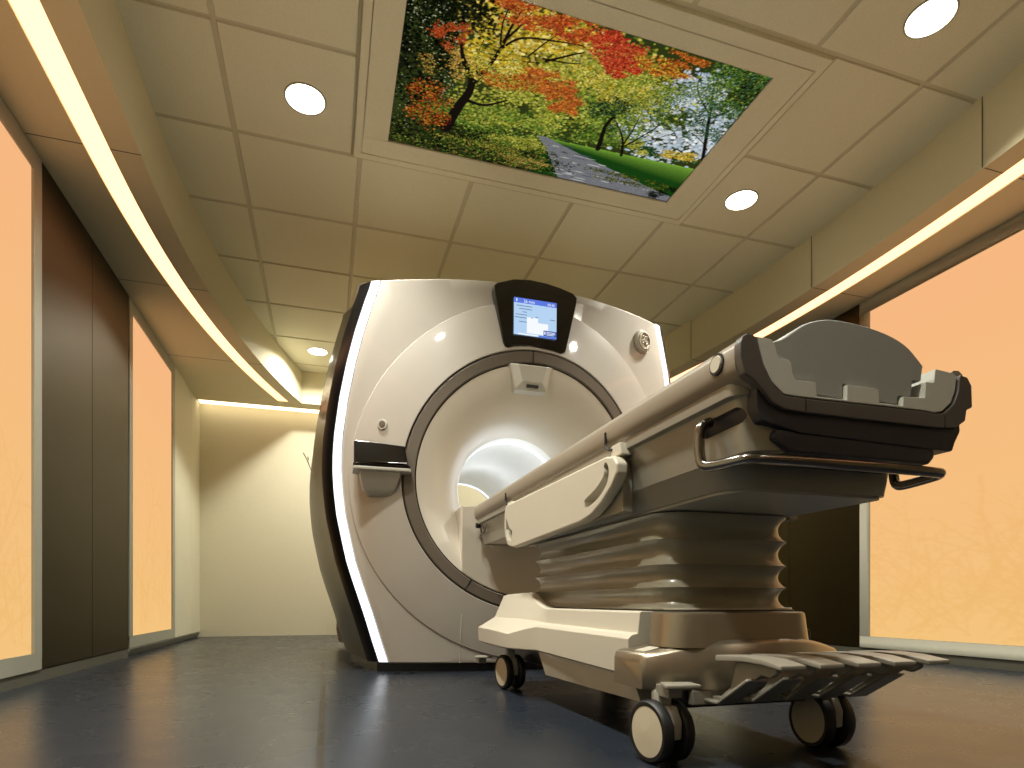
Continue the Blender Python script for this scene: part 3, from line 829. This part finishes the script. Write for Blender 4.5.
# dark end cap with the same U and a lip
Lc = [(.717, .815), (.717, .838), (.721, .850), (.730, .857), (.742, .858), (.752, .852), (.758, .836), (.766, .806), (.784, .775), (.812, .753), (.853, .7515)]
Rc = [(1.165, .7545), (1.190, .752), (1.215, .757), (1.240, .778), (1.252, .806), (1.256, .838), (1.264, .8385), (1.278, .837), (1.290, .820), (1.292, .775), (1.276, .768), (1.272, .745), (1.245, .728)]
cap = Lc + Rc + [(1.20, .724), (.86, .724), (.812, .727), (.786, .737), (.768, .756), (.748, .772), (.726, .783)]
B().prism(cap, 'y', .922, .942).build('end_cap', M['dark'], tbl, bevel=.003, seg=2)
# liner with stepped end, and its raised tongue
Ll = [(.745, .8565), (.757, .852), (.762, .836), (.770, .806), (.788, .777), (.815, .7565), (.853, .755), (1.165, .758), (1.190, .756), (1.212, .761), (1.236, .780), (1.248, .806), (1.252, .836), (1.243, .843), (1.193, .846), (1.189, .818), (1.167, .817), (1.164, .784), (1.108, .781), (1.106, .7625), (1.046, .7625), (1.044, .789), (.965, .790), (.964, .760), (.893, .760), (.890, .787), (.842, .786), (.836, .798), (.833, .816), (.827, .822), (.804, .823), (.800, .832), (.795, .849), (.786, .8555)]
B().prism(Ll, 'y', .926, 2.99).build('liner', M['liner'], tbl, bevel=.0025, seg=2)
# body below the rail
Lb = [(.90, .652), (.764, .655), (.746, .746), (.743, .755), (.730, .758), (.728, .782), (.76, .784)]
def inset(e): return [(x + (e if x < .85 else 0), z) for x, z in Lb]
body = B().loft([[(x, y, z) for x, z in inset(e) + [(x - (.055 if z < .7 else 0), z) for x, z in mir(inset(e))]] for y, e in ((.946, .065), (.947, .048), (.950, .030), (.956, .016), (.964, .006), (.974, .001), (.986, 0), (2.96, 0))]).build('table_body', M['body'], tbl, bevel=.002, seg=1, limit=30, sharp=40)
slot = B().prism([(y, z) for y, z in arc2(.976, .724, .016, 90, 270, 6) + arc2(1.078, .722, .016, -90, 90, 6)], 'x', .70, .80)
slot2 = B().prism([(y, z) for y, z in arc2(.976, .724, .016, 90, 270, 6) + arc2(1.078, .722, .016, -90, 90, 6)], 'x', 2 * TX - .80, 2 * TX - .70)
cut(body, slot, slot2)
for x in (.862, 1.214): B().box(x - .0012, x + .0012, .9215, .9235, .7255, .7505).build('cap_joint', M['gap'], tbl, smooth=False)
# bumpers below the end cap
bu = [(.772, .704), (.760, .730), (.758, .770), (.80, .745), (.86, .735), (1.20, .735), (1.245, .735), (1.268, .748), (1.27, .725), (1.255, .700), (1.248, .682), (1.19, .682), (.86, .688)]
B().prism(bu, 'y', .931, 1.10).build('upper_bumper', M['navy'], tbl, bevel=.004, seg=2)
B().prism([(.800, .676), (.806, .694), (1.20, .690), (1.205, .668), (1.19, .652), (.84, .652)], 'y', .935, 1.10).build('lower_bumper', M['navy'], tbl, bevel=.006, seg=2)
# carriage box under the body
B().loft([[(x, y, z) for x, y in arc2(1.205 + e * .2 - .02, y1 - .02, .02, 0, 90, 4) + arc2(.795 - e + .02, y1 - .02, .02, 90, 180, 4) + arc2(.795 - e + .085, 1.045 - e * .2 + .085, .085, 180, 270, 8) + arc2(1.205 + e * .2 - .02, 1.045 - e * .2 + .02, .02, 270, 360, 4)] for z, e, y1 in ((.604, .0, 2.40), (.6545, .030, 2.9))]).build('carriage', M['body'], tbl, sharp=30)
B().prism(arc2(1.198 - .018, 2.38, .018, 0, 90, 4) + arc2(.82, 2.38, .018, 90, 180, 4) + arc2(.802 + .08, 1.132, .08, 180, 270, 8) + arc2(1.198 - .018, 1.07, .018, 270, 360, 4), 'z', .598, .6045).build('carriage_underside', M['light'], tbl, smooth=False)
# bellows
bw = B(); loops = []
cusps = [.350, .405, .463, .528, .594, .640]
def bl_loop(z, d): return [(x, y, z) for x, y in rrect(.798 + d, 1.214 - d, 1.315 + d, 2.35 - d, .085 - d, 6)]
for a, c in zip(cusps, cusps[1:]):
    for k in range(10):
        t = k / 10
        d = .022 * math.sin(math.pi * t) ** .75
        z = a + (c - a) * t
        if z < .598: loops.append(bl_loop(z, d))
bw.loft(loops).build('bellows', M['bellow'], tbl, sharp=70)
B().prism(rrect(.806, 1.222, 1.30, 2.36, .08), 'z', .343, .3465).build('bellows_gasket', M['gap'], tbl, smooth=False)
B().prism(rrect(.808, 1.220, 1.305, 2.358, .08), 'z', .3465, .352).build('bellows_plate', M['white'], tbl, bevel=.001, seg=1)
# white rear half of the base: skirt, then lobes over the rear castors
secs = [
 (1.372, [(.765, .112), (.741, .178), (.731, .182), (.729, .274), (.740, .284), (.757, .288), (.763, .340), (.768, .344)]),
 (2.030, [(.750, .104), (.739, .186), (.729, .191), (.729, .276), (.740, .286), (.757, .290), (.763, .340), (.768, .344)]),
 (2.075, [(.742, .185), (.738, .186), (.729, .191), (.728, .276), (.738, .286), (.755, .292), (.763, .342), (.768, .346)]),
 (2.130, [(.720, .185), (.712, .186), (.705, .190), (.704, .266), (.718, .276), (.748, .296), (.766, .350), (.775, .356)]),
 (2.205, [(.676, .185), (.668, .186), (.662, .190), (.660, .245), (.676, .256), (.742, .298), (.772, .372), (.788, .380)]),
 (2.290, [(.672, .183), (.664, .184), (.656, .190), (.654, .248), (.672, .259), (.736, .300), (.774, .396), (.800, .404)]),
 (2.450, [(.672, .183), (.664, .184), (.656, .190), (.652, .252), (.672, .262), (.732, .298), (.774, .396), (.800, .404)]),
 (2.660, [(.676, .183), (.668, .184), (.660, .190), (.656, .252), (.676, .262), (.736, .298), (.778, .392), (.800, .400)])]
b = B(); b.loft([[(x, y, z) for x, z in p + mir(p, TB)] for y, p in secs])
base = b.build('rear_base_cover', M['white'], tbl, bevel=.004, seg=2, limit=25)
cut(base, B().box(.800, 1.175, 1.30, 2.375, .3435, .5))
# satin metal front of the base
B().loft([[(x, y, z) for x, y in rrect(.762 - e, 1.160 + e, 1.20 - e, 1.372, r_, 8)] for z, e, r_ in ((.262, .008, .075), (.334, .0, .07), (.341, -.002, .068), (.3435, -.008, .062))]).build('front_base_block', M['satin'], tbl, sharp=50)
hum = [(.698, .228), (.702, .242), (.712, .248), (.740, .254), (.780, .263), (.820, .271), (.868, .278), (.92, .280)]
hum = hum + mir(hum, TB)
def bow(x): return 1.165 + .080 * ((x - TB) / .29) ** 2
fb = B()
fb.loft([[(x, bow(x) + .004, .165), (x, bow(x), .172), (x, bow(x) + .004, z - .010), (x, bow(x) + .016, z), (x, 1.386, z), (x, 1.386, .165)] for x, z in hum])
fb.build('front_base_cover', M['satin'], tbl, sharp=50)
B().loft([[(x, 1.265, z), (x, 1.312, z), (x, 1.312, z - .004), (x, 1.265, z - .004)] for x, z in ((.716, .2515), (.740, .2565), (.772, .2640))]).build('label_plate', M['white'], tbl, smooth=False)
B().box(.80, 1.18, 1.24, 2.60, .115, .30).build('chassis', M['black'], tbl, bevel=.01)
B().box(.775, 1.20, 1.215, 1.25, .128, .18).build('axle_beam', M['black'], tbl, bevel=.006)
# castors
def caster(x, y, ang, r=.072):
    ca, sa = math.cos(ang), math.sin(ang)
    fk = B()
    fk.loft([[(x + dx * ca - dy * sa, y + dx * sa + dy * ca, z) for dx, dy in ((-.012, -w), (.012, -w), (.012, w), (-.012, w))] for z, w in ((r - .012, .060), (r + .03, .062), (r + .062, .045))])
    fk.box(x - .018, x + .018, y - .018, y + .018, r + .05, .166)
    f = fk.build('caster', M['light'], tbl, bevel=.006, seg=2)
    ax = (ca, sa, 0)
    for s_ in (-1, 1):
        h0, h1 = s_ * .014, s_ * .042
        w = B().lathe([(.02, h0), (r - .006, h0), (r, h0 + s_ * .005), (r, h1 - s_ * .006), (r - .005, h1), (r - .013, h1), (r - .014, h1 - s_ * .004)], (x, y, r), ax, 44).build('wheel', M['rubber'], f, sharp=45)
        B().lathe([(r - .013, h1 - s_ * .006), (r - .014, h1 - s_ * .001), (0, h1 + s_ * .002)], (x, y, r), ax, 44).build('hub_cap', M['hub'], f, sharp=45)
caster(.738, 1.228, R(6)); caster(1.200, 1.232, R(-3)); caster(.742, 2.44, R(8)); caster(1.235, 2.44, R(0))
# foot brake levers
for x0, y0, z0 in ((.735, 1.165, .180), (.66, 2.60, .118)):
    b = B().prism([(x0 - .042, y0 - .032), (x0 + .04, y0 - .040), (x0 + .046, y0 + .01), (x0 - .02, y0 + .03)], 'z', z0, z0 + .009)
    b.prism([(x0 - .014, y0 + .005), (x0 + .022, y0 + .005), (x0 + .022, y0 + .06), (x0 - .014, y0 + .06)], 'z', z0 - .026, z0 + .001)
    b.build('brake_lever', M['cast'], tbl, bevel=.003, seg=2)
# row of five foot pedals on curved arms
for k in range(5):
    xc = .856 + .0935 * k; w = .030
    b = B()
    b.loft([[(xc - w, .945, .236), (xc + w, .945, .236), (xc + w, .945, .246), (xc - w, .945, .246)],
            [(xc - w, 1.00, .242), (xc + w, 1.00, .242), (xc + w, 1.00, .254), (xc - w, 1.00, .254)],
            [(xc - w, 1.06, .243), (xc + w, 1.06, .243), (xc + w, 1.06, .256), (xc - w, 1.06, .256)],
            [(xc - w, 1.15, .236), (xc + w, 1.15, .236), (xc + w, 1.15, .250), (xc - w, 1.15, .250)]])
    pdl = b.build('foot_pedal', M['cast'], tbl, bevel=.003, seg=2)
    prof = [(.985, .240), (.985, .226), (1.005, .214), (1.03, .217), (1.05, .205), (1.15, .142), (1.21, .142), (1.21, .152), (1.165, .154), (1.13, .178), (1.115, .215), (1.11, .240)]
    b = B().prism(prof, 'x', xc - .006, xc + .006)
    fl = [(1.05, .209), (1.15, .146), (1.21, .146), (1.21, .139), (1.148, .139), (1.046, .203)]
    b.prism(fl, 'x', xc - .026, xc + .026)
    b.build('pedal_arm', M['cast'], pdl, bevel=.002, seg=1)
B().box(.80, 1.27, 1.195, 1.225, .130, .165).build('pedal_bar', M['cast'], tbl, bevel=.004)
# bent steel push handle
hpts = [(.745, 1.052, .733), (.724, 1.052, .722), (.718, 1.050, .700), (.718, 1.048, .662), (.721, 1.040, .642), (.729, 1.015, .636), (.742, .975, .636), (.756, .952, .637), (.785, .943, .637), (.90, .938, .637), (1.10, .936, .637), (1.205, .938, .637), (1.230, .945, .637), (1.243, .970, .636), (1.262, 1.05, .635), (1.270, 1.078, .640), (1.272, 1.088, .658), (1.272, 1.09, .70), (1.270, 1.09, .735)]
B().tube(spline(hpts, 6), .0106, 16).build('push_handle', M['chrome'], tbl, sharp=60)
# side boards (folded arm supports) with hand grips
def side_board(sgn):
    X0, X1 = (.695, .728) if sgn < 0 else (2 * TX - .728, 2 * TX - .695)
    pol = [(2.335, .758), (1.432, .747), (1.388, .738), (1.366, .716), (1.368, .690), (1.398, .662), (1.455, .630), (1.520, .606), (1.60, .595), (2.24, .578), (2.315, .590), (2.355, .625), (2.370, .67), (2.368, .73), (2.355, .752)]
    o = B().prism(pol, 'x', X0, X1).build('arm_board', M['white'], tbl, bevel=.007, seg=3, limit=18)
    g1 = spline([(1.437, .728, 0), (1.425, .71, 0), (1.432, .688, 0), (1.47, .665, 0), (1.52, .650, 0), (1.565, .643, 0)], 4)
    lo, hi = [], []
    for k, p in enumerate(g1):
        t = (g1[min(k + 1, len(g1) - 1)] - g1[max(k - 1, 0)]).normalized(); nn = Vector((-t.y, t.x, 0)); w = .006 + .008 * math.sin(math.pi * k / (len(g1) - 1)) ** .5 + .004 * k / len(g1)
        lo.append((p + nn * w)[:2]); hi.append((p - nn * w)[:2])
    c1 = B().prism(lo + hi[::-1], 'x', X0 - .02, X1 + .02)
    c2 = B().prism([(2.335, .705), (2.345, .66), (2.32, .612), (2.265, .606), (2.258, .645), (2.30, .662)], 'x', X0 - .02, X1 + .02)
    cut(o, c1, c2)
    bk = X1 if sgn < 0 else X0
    xs = sorted((bk - sgn * .001, bk - sgn * .030))
    B().box(xs[0], xs[1], 1.40, 2.34, .60, .735).build('board_backing', M['body'], tbl, bevel=.003)
    for y in (1.405, 2.35):
        x0, x1 = (.712, .745) if sgn < 0 else (2 * TX - .745, 2 * TX - .712)
        B().prism([(y - .03, .742), (y - .02, .775), (y + .03, .775), (y + .03, .742)], 'x', x0, x1).build('board_bracket', M['white'], tbl, bevel=.004)
        xx = .7165 if sgn < 0 else 2 * TX - .7165
        B().tube(spline([(xx, y + .07, .822), (xx, y + .07, .805), (xx, y + .068, .784), (xx - sgn * -.004, y + .045, .770), (xx - sgn * -.004, y + .02, .764)], 4), .0035, 8).build('latch_strap', M['gap'], tbl)
side_board(-1); side_board(1)
b = B()
for sgn in (-1,):
    xx = TX + sgn * .2885
    b.lathe([(.0, -.004), (.015, -.004), (.017, .0), (.017, .004)], (xx, .992, .824), (1, 0, 0), 32)
    b.build('rail_button', M['white'], tbl)
    B().lathe([(.0168, -.001), (.021, -.001), (.021, .003)], (xx, .992, .824), (1, 0, 0), 32).build('button_rim', M['gap'], tbl)
    B().lathe([(.0, -.008), (.012, -.008), (.014, .004), (.014, .02)], (.730, 2.97, .752), (1, 0, 0), 24).build('rail_knob', M['black'], tbl)
    w = B()
    for c, r_ in (((2.86, .728), .018), ((2.93, .688), .018)):
        w.tube([(.738, c[0] + r_ * math.cos(2 * math.pi * k / 18), c[1] + r_ * .8 * math.sin(2 * math.pi * k / 18)) for k in range(18)], .003, 6, closed=True)
    w.tube(spline([(.738, 2.93, .735), (.735, 2.91, .712), (.735, 2.89, .70), (.738, 2.86, .712)], 4), .004, 6)
    w.tube(spline([(.738, 2.86, .70), (.735, 2.90, .705), (.738, 2.93, .70)], 4), .004, 6)
    w.build('wire_hook', M['chrome'], tbl)

# grey domed pad lying in the end of the cradle: a thing of its own
pp = [(.790, .852), (.798, .848), (.803, .834), (.807, .826), (.828, .825), (.836, .818), (.839, .800), (.845, .789), (.893, .790), (.896, .766), (.961, .766), (.962, .793), (1.047, .792), (1.049, .768), (1.102, .768), (1.104, .784), (1.139, .787), (1.142, .819), (1.166, .821), (1.170, .846),
      ] + [tuple(p[:2]) for p in spline([(x, z, 0) for x, z in ((1.172, .852), (1.156, .866), (1.128, .887), (1.09, .902), (1.04, .912), (.985, .9165), (.935, .916), (.905, .911), (.872, .899), (.842, .880), (.818, .864), (.794, .855))], 4)]
sec = []
def shrink(p, s): return [(TX - .01 + (x - TX + .01) * s, .80 + (z - .80) * (s if z > .80 else 1)) for x, z in p]
pad = B().loft([[(x, .934, z) for x, z in shrink(pp, .985)], [(x, .940, z) for x, z in pp], [(x, 1.10, z) for x, z in shrink(pp, .985)], [(x, 1.145, z) for x, z in shrink(pp, .92)]])
po = pad.build('table_pad', M['pad'], None, bevel=.002, seg=2, loc=(TX, 1.04, .76), limit=50)
tag(po, 'grey domed pad with notched lower edge standing at the near end of the patient table', 'pad')

# ------------------------------------------------------------------ light
def area(name, loc, rot, sx, sy, power, col, spread=180):
    l = bpy.data.lights.new(name, 'AREA'); l.shape = 'RECTANGLE'; l.size = sx; l.size_y = sy; l.energy = power; l.color = col; l.spread = R(spread)
    o = bpy.data.objects.new(name, l); COL.objects.link(o); o.location = loc; o.rotation_euler = rot
    return o
# ring light inside the bore
for y, e_ in ((3.50, 1.4), (4.2, 1.3)):
    l = bpy.data.lights.new('bore_light', 'POINT'); l.energy = e_; l.color = (.86, .93, 1.0); l.shadow_soft_size = .12
    o = bpy.data.objects.new('bore_light', l); COL.objects.link(o); o.location = (GX, y, GZ + .15)

w = bpy.data.worlds.new('World'); scn.world = w; w.use_nodes = True
w.node_tree.nodes['Background'].inputs[0].default_value = (.9, .8, .6, 1); w.node_tree.nodes['Background'].inputs[1].default_value = 0.02

# ------------------------------------------------------------------ camera
cam = bpy.data.cameras.new('camera'); co = bpy.data.objects.new('camera', cam); COL.objects.link(co)
co.location = (0, 0, .37); co.rotation_euler = (R(90), 0, -R(17.1))
cam.sensor_width = 36; cam.lens = 36 * 603 / 1024; cam.shift_x = 0; cam.shift_y = (601 - 384) / 1024
cam.clip_start = .02
scn.camera = co
scn.view_settings.view_transform = 'Standard'; scn.view_settings.look = 'None'
scn.view_settings.exposure = 0; scn.view_settings.gamma = 1; scn.view_settings.use_curve_mapping = False
scn.cycles.max_bounces = 10; scn.cycles.diffuse_bounces = 6; scn.cycles.glossy_bounces = 4
scn.cycles.sample_clamp_indirect = 8; scn.cycles.caustics_reflective = False; scn.cycles.caustics_refractive = False
